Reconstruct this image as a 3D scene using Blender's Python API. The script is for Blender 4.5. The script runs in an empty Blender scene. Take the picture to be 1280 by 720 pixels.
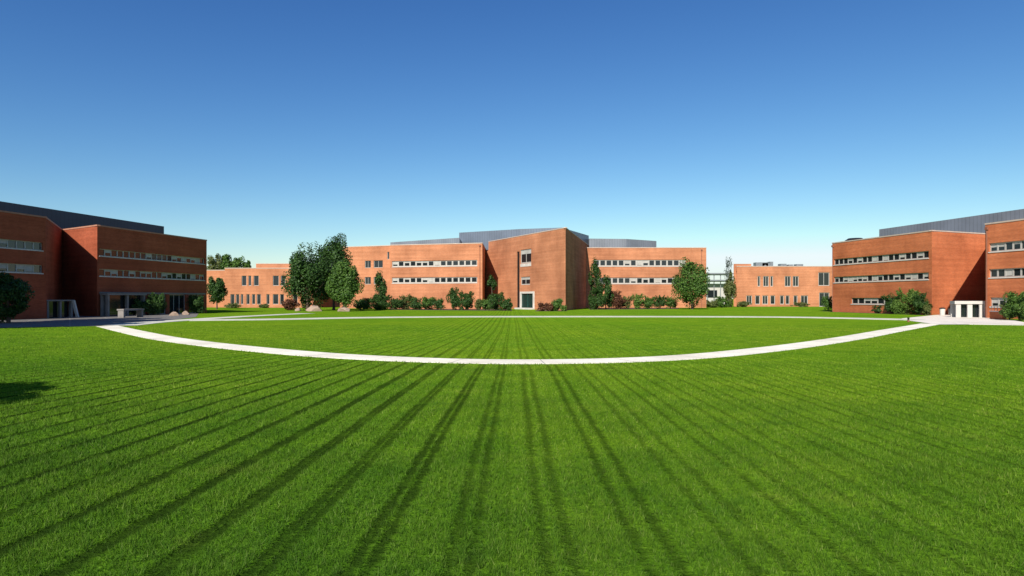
import bpy, bmesh, math, random
import numpy as np
from mathutils import Vector, Matrix

random.seed(7)
rng = np.random.default_rng(7)
scene = bpy.context.scene
COL = scene.collection

# ------------------------------------------------------------------ camera numbers (photo is 1280x720)
F = 790.0          # focal length in photo pixels
HOR = 373.0        # horizon row
EYE = 2.2          # eye height, metres
def at(px, d, z=0.0):
    return Vector(((px - 640.0) * d / F, d, z))
def zat(py, d):
    return EYE + (HOR - py) * d / F
def gd(py):
    return F * EYE / (py - HOR)

# ------------------------------------------------------------------ materials
def new_mat(name):
    m = bpy.data.materials.new(name); m.use_nodes = True
    nt = m.node_tree
    return m, nt, nt.nodes['Principled BSDF']
def N(nt, typ, **kw):
    n = nt.nodes.new(typ)
    for k, v in kw.items(): setattr(n, k, v)
    return n
def mixc(nt, a, b, fac, blend='MIX'):
    n = N(nt, 'ShaderNodeMix', data_type='RGBA', blend_type=blend)
    for sock, val in ((n.inputs[6], a), (n.inputs[7], b), (n.inputs[0], fac)):
        if isinstance(val, bpy.types.NodeSocket): nt.links.new(val, sock)
        elif isinstance(val, (int, float)): sock.default_value = val
        else: sock.default_value = (*val, 1)
    return n.outputs[2]
def noise(nt, scale, detail=3, vec=None, rough=0.55):
    n = N(nt, 'ShaderNodeTexNoise'); n.inputs['Scale'].default_value = scale
    n.inputs['Detail'].default_value = detail; n.inputs['Roughness'].default_value = rough
    if vec is not None: nt.links.new(vec, n.inputs['Vector'])
    return n.outputs['Fac']
def ramp(nt, fac, stops):
    r = N(nt, 'ShaderNodeValToRGB')
    el = r.color_ramp.elements
    while len(el) < len(stops): el.new(0.5)
    for e, (p, c) in zip(el, stops):
        e.position = p; e.color = (*c, 1) if len(c) == 3 else c
    nt.links.new(fac, r.inputs[0])
    return r.outputs[0]
def mrange(nt, val, a, b, c=0.0, d=1.0):
    n = N(nt, 'ShaderNodeMapRange'); n.clamp = True
    nt.links.new(val, n.inputs[0])
    for i, v in enumerate((a, b, c, d)): n.inputs[i+1].default_value = v
    return n.outputs[0]
def math_(nt, op, a, b=None):
    n = N(nt, 'ShaderNodeMath', operation=op)
    for i, v in enumerate((a, b)):
        if v is None: continue
        if isinstance(v, (int, float)): n.inputs[i].default_value = v
        else: nt.links.new(v, n.inputs[i])
    return n.outputs[0]
def math_vec(nt, v, off):
    n = N(nt, 'ShaderNodeVectorMath', operation='ADD'); nt.links.new(v, n.inputs[0]); n.inputs[1].default_value = off
    return n.outputs[0]
def bump(nt, b, height, strength, dist):
    n = N(nt, 'ShaderNodeBump'); n.inputs['Strength'].default_value = strength
    n.inputs['Distance'].default_value = dist
    nt.links.new(height, n.inputs['Height']); nt.links.new(n.outputs[0], b.inputs['Normal'])

def brick_mat(name, c1, c2, mortar):
    m, nt, b = new_mat(name)
    uv = N(nt, 'ShaderNodeUVMap').outputs[0]
    pos = N(nt, 'ShaderNodeNewGeometry').outputs['Position']
    br = N(nt, 'ShaderNodeTexBrick')
    nt.links.new(uv, br.inputs['Vector'])
    br.inputs['Color1'].default_value = (*c1, 1); br.inputs['Color2'].default_value = (*c2, 1)
    br.inputs['Mortar'].default_value = (*mortar, 1)
    br.inputs['Scale'].default_value = 1.0
    br.inputs['Brick Width'].default_value = 0.30; br.inputs['Row Height'].default_value = 0.10
    br.inputs['Mortar Size'].default_value = 0.008; br.inputs['Bias'].default_value = -0.1
    big = noise(nt, 0.22, 4, pos)
    col = mixc(nt, br.outputs['Color'], ramp(nt, big, [(0.3, (0.72, 0.68, 0.66)), (0.7, (1.12, 1.1, 1.08))]), 1.0, 'MULTIPLY')
    # courses of slightly different firing and weather streaks
    w = N(nt, 'ShaderNodeMapping'); nt.links.new(uv, w.inputs[0]); w.inputs['Scale'].default_value = (0.05, 2.2, 1)
    co = noise(nt, 1.0, 3, w.outputs[0])
    col = mixc(nt, col, ramp(nt, co, [(0.35, (0.86, 0.84, 0.82)), (0.65, (1.07, 1.06, 1.05))]), 1.0, 'MULTIPLY')
    w2 = N(nt, 'ShaderNodeMapping'); nt.links.new(uv, w2.inputs[0]); w2.inputs['Scale'].default_value = (1.3, 0.09, 1)
    st = noise(nt, 1.0, 4, w2.outputs[0])
    col = mixc(nt, col, ramp(nt, st, [(0.32, (0.92, 0.915, 0.91)), (0.5, (1, 1, 1))]), 1.0, 'MULTIPLY')
    nt.links.new(col, b.inputs['Base Color']); b.inputs['Roughness'].default_value = 0.95
    b.inputs['Specular IOR Level'].default_value = 0.04
    bump(nt, b, br.outputs['Fac'], -0.35, 0.01)
    return m
def plain_mat(name, c, rough=0.6, metal=0.0, var=0.12, scale=1.5, spec=0.4):
    m, nt, b = new_mat(name)
    pos = N(nt, 'ShaderNodeNewGeometry').outputs['Position']
    f = noise(nt, scale, 4, pos)
    col = ramp(nt, f, [(0.3, tuple(v*(1-var) for v in c)), (0.7, tuple(min(1, v*(1+var)) for v in c))])
    nt.links.new(col, b.inputs['Base Color'])
    b.inputs['Roughness'].default_value = rough; b.inputs['Metallic'].default_value = metal
    b.inputs['Specular IOR Level'].default_value = spec
    return m
def metal_panel(name, c):
    m, nt, b = new_mat(name)
    uv = N(nt, 'ShaderNodeUVMap').outputs[0]
    w = N(nt, 'ShaderNodeTexWave', wave_type='BANDS', bands_direction='X', wave_profile='SIN')
    nt.links.new(uv, w.inputs[0]); w.inputs['Scale'].default_value = 0.5; w.inputs['Distortion'].default_value = 0
    f = noise(nt, 0.25, 3, uv)
    col = mixc(nt, ramp(nt, f, [(0.3, tuple(v*0.85 for v in c)), (0.7, tuple(v*1.15 for v in c))]),
               ramp(nt, w.outputs['Fac'], [(0.0, (0.75, 0.75, 0.75)), (0.12, (1, 1, 1))]), 1.0, 'MULTIPLY')
    nt.links.new(col, b.inputs['Base Color']); b.inputs['Roughness'].default_value = 0.45
    b.inputs['Metallic'].default_value = 0.2
    return m
def leaf_mat(name, dark, mid, light, trans=0.25):
    m, nt, b = new_mat(name)
    r = N(nt, 'ShaderNodeNewGeometry')
    col = ramp(nt, r.outputs['Random Per Island'], [(0.0, dark), (0.5, mid), (1.0, light)])
    nt.links.new(col, b.inputs['Base Color']); b.inputs['Roughness'].default_value = 0.55
    b.inputs['Specular IOR Level'].default_value = 0.25
    t = N(nt, 'ShaderNodeBsdfTranslucent'); nt.links.new(mixc(nt, col, (0.9, 1.0, 0.3), 0.25, 'MULTIPLY'), t.inputs[0])
    mx = N(nt, 'ShaderNodeMixShader'); mx.inputs[0].default_value = trans
    nt.links.new(b.outputs[0], mx.inputs[1]); nt.links.new(t.outputs[0], mx.inputs[2])
    nt.links.new(mx.outputs[0], nt.nodes['Material Output'].inputs['Surface'])
    return m

M = {}
M['brick_shaded'] = brick_mat('brick_shaded', (0.36, 0.092, 0.046), (0.28, 0.070, 0.036), (0.22, 0.10, 0.065))  # base colour darkened to deepen the shade on the left building
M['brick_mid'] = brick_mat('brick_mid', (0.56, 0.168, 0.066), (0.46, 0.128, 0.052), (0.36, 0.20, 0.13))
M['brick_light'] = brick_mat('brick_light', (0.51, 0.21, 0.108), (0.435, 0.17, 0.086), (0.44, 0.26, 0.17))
M['coping'] = plain_mat('coping', (0.46, 0.36, 0.30), 0.7)
M['coping_brick'] = plain_mat('coping_brick', (0.36, 0.17, 0.11), 0.7)
M['roof'] = plain_mat('roof', (0.12, 0.12, 0.125), 0.9)
M['slate_metal'] = metal_panel('slate_metal', (0.13, 0.155, 0.20))
M['grey_metal'] = metal_panel('grey_metal', (0.20, 0.215, 0.245))
M['navy_metal'] = metal_panel('navy_metal', (0.022, 0.032, 0.05))
M['frame'] = plain_mat('frame', (0.38, 0.36, 0.33), 0.5, var=0.1)
M['blind'] = plain_mat('blind', (0.38, 0.365, 0.335), 0.8, var=0.15, scale=0.8)
M['concrete'] = plain_mat('concrete', (0.52, 0.49, 0.45), 0.85, var=0.15, scale=0.9)
M['grey_concrete'] = plain_mat('grey_concrete', (0.19, 0.175, 0.165), 0.85, var=0.18, scale=0.9)
M['white_paint'] = plain_mat('white_paint', (0.44, 0.42, 0.39), 0.6, var=0.06)
M['dark_metal'] = plain_mat('dark_metal', (0.03, 0.03, 0.033), 0.45, 0.5)
M['green_door'] = plain_mat('green_door', (0.015, 0.055, 0.045), 0.35)
M['stone'] = plain_mat('stone', (0.29, 0.21, 0.16), 0.9, var=0.25, scale=1.2)
M['bark'] = plain_mat('bark', (0.075, 0.05, 0.035), 0.9, var=0.3, scale=6)
M['mulch'] = plain_mat('mulch', (0.07, 0.045, 0.03), 0.95, var=0.35, scale=3)
M['steel'] = plain_mat('steel', (0.32, 0.33, 0.34), 0.4, 0.7)
M['rust'] = plain_mat('rust', (0.22, 0.085, 0.05), 0.7)
m, nt, b = new_mat('glass'); M['glass'] = m
b.inputs['Base Color'].default_value = (0.012, 0.016, 0.018, 1); b.inputs['Roughness'].default_value = 0.06
b.inputs['Specular IOR Level'].default_value = 0.6
m, nt, b = new_mat('green_glass'); M['green_glass'] = m
b.inputs['Base Color'].default_value = (0.010, 0.035, 0.03, 1); b.inputs['Roughness'].default_value = 0.12

M['leaf_dark'] = leaf_mat('leaf_dark', (0.014, 0.040, 0.009), (0.034, 0.082, 0.016), (0.06, 0.125, 0.024))
M['leaf_mid'] = leaf_mat('leaf_mid', (0.035, 0.085, 0.014), (0.065, 0.135, 0.022), (0.105, 0.19, 0.032))
M['leaf_light'] = leaf_mat('leaf_light', (0.06, 0.12, 0.02), (0.10, 0.18, 0.03), (0.15, 0.24, 0.045))
M['leaf_olive'] = leaf_mat('leaf_olive', (0.06, 0.085, 0.025), (0.10, 0.125, 0.035), (0.15, 0.17, 0.05))
M['leaf_red'] = leaf_mat('leaf_red', (0.06, 0.025, 0.015), (0.12, 0.045, 0.025), (0.18, 0.085, 0.04))
M['leaf_grey'] = leaf_mat('leaf_grey', (0.07, 0.10, 0.085), (0.11, 0.14, 0.12), (0.16, 0.19, 0.16))

# concrete walk
def walk_mat(name, c, joint=3.0):
    m, nt, b = new_mat(name)
    pos = N(nt, 'ShaderNodeNewGeometry').outputs['Position']
    uv = N(nt, 'ShaderNodeUVMap').outputs[0]
    f1 = noise(nt, 0.6, 5, pos); f2 = noise(nt, 9.0, 3, pos)
    col = ramp(nt, f1, [(0.3, tuple(v*0.86 for v in c)), (0.7, tuple(min(1, v*1.08) for v in c))])
    col = mixc(nt, col, ramp(nt, f2, [(0.35, (0.9, 0.9, 0.88)), (0.65, (1.03, 1.03, 1.03))]), 1.0, 'MULTIPLY')
    f3 = noise(nt, 0.25, 5, pos, 0.7)
    col = mixc(nt, col, ramp(nt, f3, [(0.36, (0.84, 0.82, 0.79)), (0.52, (1, 1, 1))]), 1.0, 'MULTIPLY')
    s = N(nt, 'ShaderNodeSeparateXYZ'); nt.links.new(uv, s.inputs[0])
    fr = math_(nt, 'FRACT', math_(nt, 'DIVIDE', s.outputs[0], joint))
    j = math_(nt, 'LESS_THAN', fr, 0.012)
    col = mixc(nt, col, (0.3, 0.28, 0.25), j)
    nt.links.new(col, b.inputs['Base Color']); b.inputs['Roughness'].default_value = 0.85
    bump(nt, b, f2, 0.2, 0.01)
    return m
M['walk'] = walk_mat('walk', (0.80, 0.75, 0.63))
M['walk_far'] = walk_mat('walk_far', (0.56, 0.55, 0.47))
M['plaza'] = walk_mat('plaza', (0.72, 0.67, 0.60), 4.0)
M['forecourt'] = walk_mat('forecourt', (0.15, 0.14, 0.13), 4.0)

# mowing pattern: wheel ruts every metre or so, running away across the lawn and drawing together a little on the left
PITCH = 0.86
def stripe_np(x, y):
    yy = np.minimum(y, 42.0)
    u = np.where(x < 0, x / (1 - 0.011 * yy), x)
    u = u + 0.03 * np.sin(y * 0.21 + x * 0.5) + 0.010 * np.sin(y * 0.9 + x * 1.7)
    return u
def rut_np(x, y):
    u = stripe_np(x, y) / PITCH
    k = np.floor(u)
    f = np.abs((u - k) - 0.5)
    h = np.sin(k * 12.9898) * 43758.5453; h = h - np.floor(h)      # each rut of its own depth
    side = np.clip((3.0 - x) / 8.0, 0, 1)
    wob = 0.03 * np.sin(x * 5.1 + 1.3 * np.sin(y * 3.7)) * (1 - 0.6 * side)
    g = np.clip((0.09 + 0.025 * side - np.abs(f - 0.20 * (1 - side)) + wob) / 0.05, 0, 1)
    g2 = 0.35 * np.clip((0.06 - np.abs(f - 0.5)) / 0.04, 0, 1) * side
    return np.maximum(g * (0.8 + 0.2 * h) * (0.55 + 0.45 * side), g2)
def lawn_mat(name, blades):
    m, nt, b = new_mat(name)
    geo = N(nt, 'ShaderNodeNewGeometry'); pos = geo.outputs['Position']
    s = N(nt, 'ShaderNodeSeparateXYZ'); nt.links.new(pos, s.inputs[0])
    x, y = s.outputs[0], s.outputs[1]
    yy = math_(nt, 'MINIMUM', y, 42.0)
    conv = math_(nt, 'SUBTRACT', 1.0, math_(nt, 'MULTIPLY', yy, 0.011))
    neg = math_(nt, 'LESS_THAN', x, 0.0)
    u1 = math_(nt, 'DIVIDE', math_(nt, 'MINIMUM', x, 0.0), conv)
    u = math_(nt, 'ADD', u1, math_(nt, 'MAXIMUM', x, 0.0))
    a1 = math_(nt, 'SINE', math_(nt, 'ADD', math_(nt, 'MULTIPLY', y, 0.21), math_(nt, 'MULTIPLY', x, 0.5)))
    a2 = math_(nt, 'SINE', math_(nt, 'ADD', math_(nt, 'MULTIPLY', y, 0.9), math_(nt, 'MULTIPLY', x, 1.7)))
    u = math_(nt, 'ADD', u, math_(nt, 'ADD', math_(nt, 'MULTIPLY', a1, 0.03), math_(nt, 'MULTIPLY', a2, 0.010)))
    u = math_(nt, 'DIVIDE', u, PITCH)
    k = math_(nt, 'FLOOR', u)
    f = math_(nt, 'ABSOLUTE', math_(nt, 'SUBTRACT', math_(nt, 'SUBTRACT', u, k), 0.5))
    hsh = math_(nt, 'FRACT', math_(nt, 'MULTIPLY', math_(nt, 'SINE', math_(nt, 'MULTIPLY', k, 12.9898)), 43758.5453))
    dep = math_(nt, 'ADD', 0.8, math_(nt, 'MULTIPLY', hsh, 0.2))
    sd = mrange(nt, x, -5.0, 3.0, 1.0, 0.0)
    off = math_(nt, 'MULTIPLY', math_(nt, 'SUBTRACT', 1.0, sd), 0.20)
    ragged = math_(nt, 'MULTIPLY', math_(nt, 'SUBTRACT', noise(nt, 5.0, 4, pos, 0.7), 0.5), 0.26)
    ragged = math_(nt, 'MULTIPLY', ragged, mrange(nt, sd, 0.0, 1.0, 1.15, 0.75))
    dist = math_(nt, 'ABSOLUTE', math_(nt, 'SUBTRACT', f, off))
    g = mrange(nt, math_(nt, 'ADD', math_(nt, 'SUBTRACT', math_(nt, 'ADD', 0.095, math_(nt, 'MULTIPLY', sd, 0.045)), dist), ragged), 0.0, 0.09, 0.0, 1.0)
    side = math_(nt, 'ADD', 0.56, math_(nt, 'MULTIPLY', sd, 0.44))
    rut = math_(nt, 'MULTIPLY', math_(nt, 'MULTIPLY', g, dep), side)
    brk = noise(nt, 1.4, 3, pos)
    rut = math_(nt, 'MULTIPLY', rut, mrange(nt, brk, 0.34, 0.50, 0.72, 1.0))
    g2 = mrange(nt, math_(nt, 'ADD', math_(nt, 'SUBTRACT', 0.07, math_(nt, 'ABSOLUTE', math_(nt, 'SUBTRACT', f, 0.5))), ragged), 0.0, 0.08, 0.0, 0.33)
    rut = math_(nt, 'MAXIMUM', rut, math_(nt, 'MULTIPLY', g2, mrange(nt, sd, 0.0, 1.0, 0.35, 1.0)))
    rut = math_(nt, 'MULTIPLY', rut, mrange(nt, y, 14.0, 30.0, 1.0, 0.5))
    # base greens
    n1 = noise(nt, 0.07, 3, pos); n2 = noise(nt, 0.9, 4, pos); n3 = noise(nt, 14.0, 4, pos, 0.7)
    if blades:
        rnd = geo.outputs['Random Per Island']
        col = ramp(nt, rnd, [(0.0, (0.050, 0.120, 0.006)), (0.45, (0.088, 0.180, 0.010)), (0.85, (0.135, 0.235, 0.015)), (1.0, (0.22, 0.28, 0.05))])
    else:
        col = ramp(nt, n3, [(0.3, (0.060, 0.130, 0.006)), (0.5, (0.108, 0.212, 0.010)), (0.7, (0.155, 0.270, 0.016))])
    col = mixc(nt, col, ramp(nt, n1, [(0.3, (0.80, 0.92, 0.85)), (0.7, (1.18, 1.06, 1.0))]), 1.0, 'MULTIPLY')
    col = mixc(nt, col, ramp(nt, n2, [(0.3, (0.74, 0.82, 0.8)), (0.7, (1.18, 1.12, 1.1))]), 1.0, 'MULTIPLY')
    lawn_vignette = mrange(nt, math_(nt, 'ADD', math_(nt, 'MULTIPLY', x, 0.6), y), -2.0, 24.0, 0.0, 1.0)  # vignette put into the grass colour: darker near left, lighter far right
    lawn_vignette = math_(nt, 'ADD', lawn_vignette, math_(nt, 'MULTIPLY', math_(nt, 'SUBTRACT', noise(nt, 0.16, 3, pos), 0.5), 0.7))
    col = mixc(nt, col, ramp(nt, lawn_vignette, [(0.0, (0.62, 0.72, 1.1)), (0.45, (0.98, 1.0, 1.25)), (1.0, (1.34, 1.24, 1.35))]), 1.0, 'MULTIPLY')
    dry = mrange(nt, noise(nt, 0.45, 5, pos, 0.65), 0.60, 0.74, 0.0, 0.30)
    col = mixc(nt, col, (0.20, 0.215, 0.04), dry)
    clover = mrange(nt, noise(nt, 0.8, 4, math_vec(nt, pos, (37, 11, 0))), 0.60, 0.68, 0.0, 0.35)
    col = mixc(nt, col, (0.045, 0.125, 0.012), clover)
    # alternate bands laid by the mower differ a touch
    band = math_(nt, 'FRACT', math_(nt, 'MULTIPLY', k, 0.5))
    col = mixc(nt, col, (0.90, 0.94, 0.9), math_(nt, 'MULTIPLY', band, 1.0), 'MULTIPLY')
    col = mixc(nt, col, (0.010, 0.022, 0.004) if not blades else (0.014, 0.034, 0.005), math_(nt, 'MULTIPLY', rut, 0.97))
    nt.links.new(col, b.inputs['Base Color'])
    b.inputs['Roughness'].default_value = 0.75; b.inputs['Specular IOR Level'].default_value = 0.12 if blades else 0.0
    if blades:
        t = N(nt, 'ShaderNodeBsdfTranslucent'); nt.links.new(mixc(nt, col, (1.0, 1.0, 0.5), 1.0, 'MULTIPLY'), t.inputs[0])
        mx = N(nt, 'ShaderNodeMixShader'); mx.inputs[0].default_value = 0.3
        nt.links.new(b.outputs[0], mx.inputs[1]); nt.links.new(t.outputs[0], mx.inputs[2])
        nt.links.new(mx.outputs[0], nt.nodes['Material Output'].inputs['Surface'])
    else:
        h = math_(nt, 'SUBTRACT', n3, math_(nt, 'MULTIPLY', rut, 1.2))
        bump(nt, b, h, 0.9, 0.06)
    return m
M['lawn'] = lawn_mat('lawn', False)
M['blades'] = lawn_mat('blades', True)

# ------------------------------------------------------------------ mesh helpers
class MB:
    """collects faces; build() links them as ONE mesh object"""
    def __init__(s): s.v, s.f, s.uv = [], [], []
    def face(s, pts, uvs=None):
        i = len(s.v); s.v += [tuple(p) for p in pts]; s.f.append(tuple(range(i, i+len(pts))))
        if uvs is None: uvs = [(p[0]+p[1]*0.7, p[2]) for p in pts]
        s.uv += uvs
    def box(s, o, ux, uy, lx, ly, z0, z1):
        """box from 2D origin o along unit ux by lx and uy by ly"""
        p = [Vector((o[0], o[1])), None, None, None]
        ux = Vector(ux[:2]); uy = Vector(uy[:2])
        p[1] = p[0]+ux*lx; p[2] = p[1]+uy*ly; p[3] = p[0]+uy*ly
        if ux.x*uy.y-ux.y*uy.x < 0: p = [p[0], p[3], p[2], p[1]]
        lo = [(q.x, q.y, z0) for q in p]; hi = [(q.x, q.y, z1) for q in p]
        s.face(lo[::-1]); s.face(hi)
        for i in range(4):
            j = (i+1) % 4
            L = (p[j]-p[i]).length
            s.face([lo[i], lo[j], hi[j], hi[i]], [(0, z0), (L, z0), (L, z1), (0, z1)])
    def abox(s, x0, x1, y0, y1, z0, z1):
        s.box((x0, y0), (1, 0), (0, 1), x1-x0, y1-y0, z0, z1)
    def prism(s, poly, z0, z1, sides=True, bottom=False):
        """poly counter-clockwise seen from above"""
        s.face([(p[0], p[1], z1) for p in poly])
        if bottom: s.face([(p[0], p[1], z0) for p in poly][::-1])
        if sides:
            for i in range(len(poly)):
                a, c = Vector(poly[i][:2]), Vector(poly[(i+1) % len(poly)][:2]); L = (c-a).length
                s.face([(a.x, a.y, z0), (c.x, c.y, z0), (c.x, c.y, z1), (a.x, a.y, z1)], [(0, z0), (L, z0), (L, z1), (0, z1)])
    def tube(s, path, radii, n=7, cap=True):
        rings = []
        for i, (p, r) in enumerate(zip(path, radii)):
            p = Vector(p)
            d = (Vector(path[min(i+1, len(path)-1)]) - Vector(path[max(i-1, 0)])).normalized()
            a = d.orthogonal().normalized(); c = d.cross(a)
            rings.append([p + (a*math.cos(2*math.pi*k/n) + c*math.sin(2*math.pi*k/n))*r for k in range(n)])
        for q, w in zip(rings, rings[1:]):
            for k in range(n): s.face([q[k], q[(k+1) % n], w[(k+1) % n], w[k]])
        if cap: s.face(rings[0][::-1]); s.face(rings[-1])
    def build(s, name, mat, parent=None, smooth=False):
        me = bpy.data.meshes.new(name)
        me.from_pydata(s.v, [], s.f)
        uvl = me.uv_layers.new(name='UVMap')
        uvl.data.foreach_set('uv', np.array(s.uv, dtype=np.float32).ravel())
        me.materials.append(mat)
        if smooth:
            bm = bmesh.new(); bm.from_mesh(me); bmesh.ops.remove_doubles(bm, verts=bm.verts, dist=0.0005)
            for f in bm.faces: f.smooth = True
            bm.to_mesh(me); bm.free()
        me.update()
        return link(name, me, parent)
def link(name, me, parent=None):
    o = bpy.data.objects.new(name, me); COL.objects.link(o)
    if parent is not None:
        o.parent = parent; o.matrix_parent_inverse = Matrix.Identity(4)
        if parent.type == 'EMPTY' and not parent.parent: o.location = -parent.location
    return o
def tag(o, label=None, cat=None, group=None, kind=None):
    for k, v in (('label', label), ('category', cat), ('group', group), ('kind', kind)):
        if v: o[k] = v
    return o
def thing(name, label, cat, loc, group=None):
    """Empty at the base; children are written in world coordinates (link() takes the base off again)"""
    o = bpy.data.objects.new(name, None); COL.objects.link(o); o.location = loc; o.empty_display_size = 0.5
    return tag(o, label, cat, group)

# ------------------------------------------------------------------ ground, paths
GX = 600
def sheet(name, poly, z, mat, label, cat):
    mb = MB(); mb.face([(p[0], p[1], z) for p in poly])
    return tag(mb.build(name, mat), label, cat, kind='structure')
def area(p):
    return sum(p[i][0]*p[(i+1) % len(p)][1]-p[(i+1) % len(p)][0]*p[i][1] for i in range(len(p)))
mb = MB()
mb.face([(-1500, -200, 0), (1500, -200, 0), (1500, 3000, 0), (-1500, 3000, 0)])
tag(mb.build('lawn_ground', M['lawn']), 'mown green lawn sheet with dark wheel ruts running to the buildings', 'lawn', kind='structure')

def smooth_path(pts, n=10):
    out = []
    P = [Vector(p) for p in pts]
    P = [2*P[0]-P[1]] + P + [2*P[-1]-P[-2]]
    for i in range(1, len(P)-2):
        for k in range(n):
            t = k/n
            out.append(0.5*((2*P[i]) + (P[i+1]-P[i-1])*t + (2*P[i-1]-5*P[i]+4*P[i+1]-P[i+2])*t*t + (3*P[i]-P[i-1]-3*P[i+1]+P[i+2])*t**3))
    out.append(P[-2])
    return out
def ribbon(name, pts, w, z, mat, label, cat, w_end=None):
    c = smooth_path(pts); mb = MB(); s = 0.0
    L, R, S = [], [], []
    for i, p in enumerate(c):
        d = (c[min(i+1, len(c)-1)]-c[max(i-1, 0)]).normalized(); n = Vector((-d.y, d.x))
        ww = w if w_end is None else w+(w_end-w)*i/(len(c)-1)
        if i: s += (p-c[i-1]).length
        L.append(p+n*ww/2); R.append(p-n*ww/2); S.append(s)
    for i in range(len(c)-1):
        mb.face([(R[i].x, R[i].y, z), (R[i+1].x, R[i+1].y, z), (L[i+1].x, L[i+1].y, z), (L[i].x, L[i].y, z)],
                [(S[i], 0), (S[i+1], 0), (S[i+1], w), (S[i], w)])
        for e, fl in ((L, 1), (R, 0)):
            q = [(e[i].x, e[i].y, 0), (e[i+1].x, e[i+1].y, 0), (e[i+1].x, e[i+1].y, z), (e[i].x, e[i].y, z)]
            mb.face(q[::-1] if fl else q)
    tag(mb.build(name, mat), label, cat, kind='structure')
    return c, w
NEAR = [(-32.3, 50.4), (-24.5, 41.0), (-18.0, 33.6), (-11.2, 27.4), (-5.5, 23.5), (0, 21.9), (5.5, 23.1), (11.0, 27.2), (18.0, 34.2), (26, 43.2), (36.2, 54.6)]
near_c, near_w = ribbon('path', NEAR, 1.5, 0.014, M['walk'], 'white concrete path curving across the front of the lawn', 'path')
FARP = [(-32.2, 63.5), (-24.5, 66.5), (-17, 72), (-8, 75), (0, 76), (15, 76), (30, 74.6), (36.5, 70.5), (41.5, 64.5)]
far_c, far_w = ribbon('path', FARP, 4.2, 0.030, M['walk_far'], 'pale straight path along the back edge of the lawn', 'path')
LEFTP = [(-31.6, 50.8), (-33.0, 58), (-33.0, 66), (-32.3, 79), (-30.0, 92.5)]
left_c, left_w = ribbon('path', LEFTP, 2.6, 0.026, M['walk_far'], 'pale path leading back along the left building', 'path')
RIGHTP = [(38.5, 55.0), (43.0, 52.5), (46.5, 48.5), (50, 42)]
right_c, right_w = ribbon('path', RIGHTP, 3.0, 0.022, M['plaza'], 'pale path leaving the plaza towards the right edge', 'path')
PLAZA = [(35.6, 53.0), (40, 53.4), (45, 54.6), (50, 63), (54, 72), (68, 87.5), (66.0, 88.2), (57.0, 84.6), (42.5, 69), (39.4, 63)]
sheet('plaza_pavement', PLAZA, 0.018, M['plaza'], 'sunlit cream paving in front of the right entrance', 'pavement')
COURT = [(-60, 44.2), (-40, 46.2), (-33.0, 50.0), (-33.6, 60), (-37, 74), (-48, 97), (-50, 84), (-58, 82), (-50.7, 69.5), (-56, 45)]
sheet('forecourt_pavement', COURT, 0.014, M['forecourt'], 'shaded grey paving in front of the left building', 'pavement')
def path_mask(x, y):
    """true where a blade may grow"""
    ok = np.ones(len(x), bool)
    for c, w in ((near_c, near_w), (far_c, far_w), (left_c, left_w), (right_c, right_w)):
        for a, q in zip(c, c[1:]):
            dx, dy = q.x-a.x, q.y-a.y; l2 = dx*dx+dy*dy
            t = np.clip(((x-a.x)*dx+(y-a.y)*dy)/l2, 0, 1)
            d = np.hypot(x-a.x-t*dx, y-a.y-t*dy)
            ok &= d > w/2 - 0.02 - 0.05*np.abs(np.sin(x*3.1)*np.sin(y*2.7+x))
    for poly in (PLAZA, COURT):
        inside = np.zeros(len(x), bool)
        for i in range(len(poly)):
            x0, y0 = poly[i]; x1, y1 = poly[(i+1) % len(poly)]
            if y0 == y1: continue
            c = ((y0 > y) != (y1 > y)) & (x < (x1-x0)*(y-y0)/(y1-y0)+x0)
            inside ^= c
        ok &= ~inside
    return ok

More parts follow.
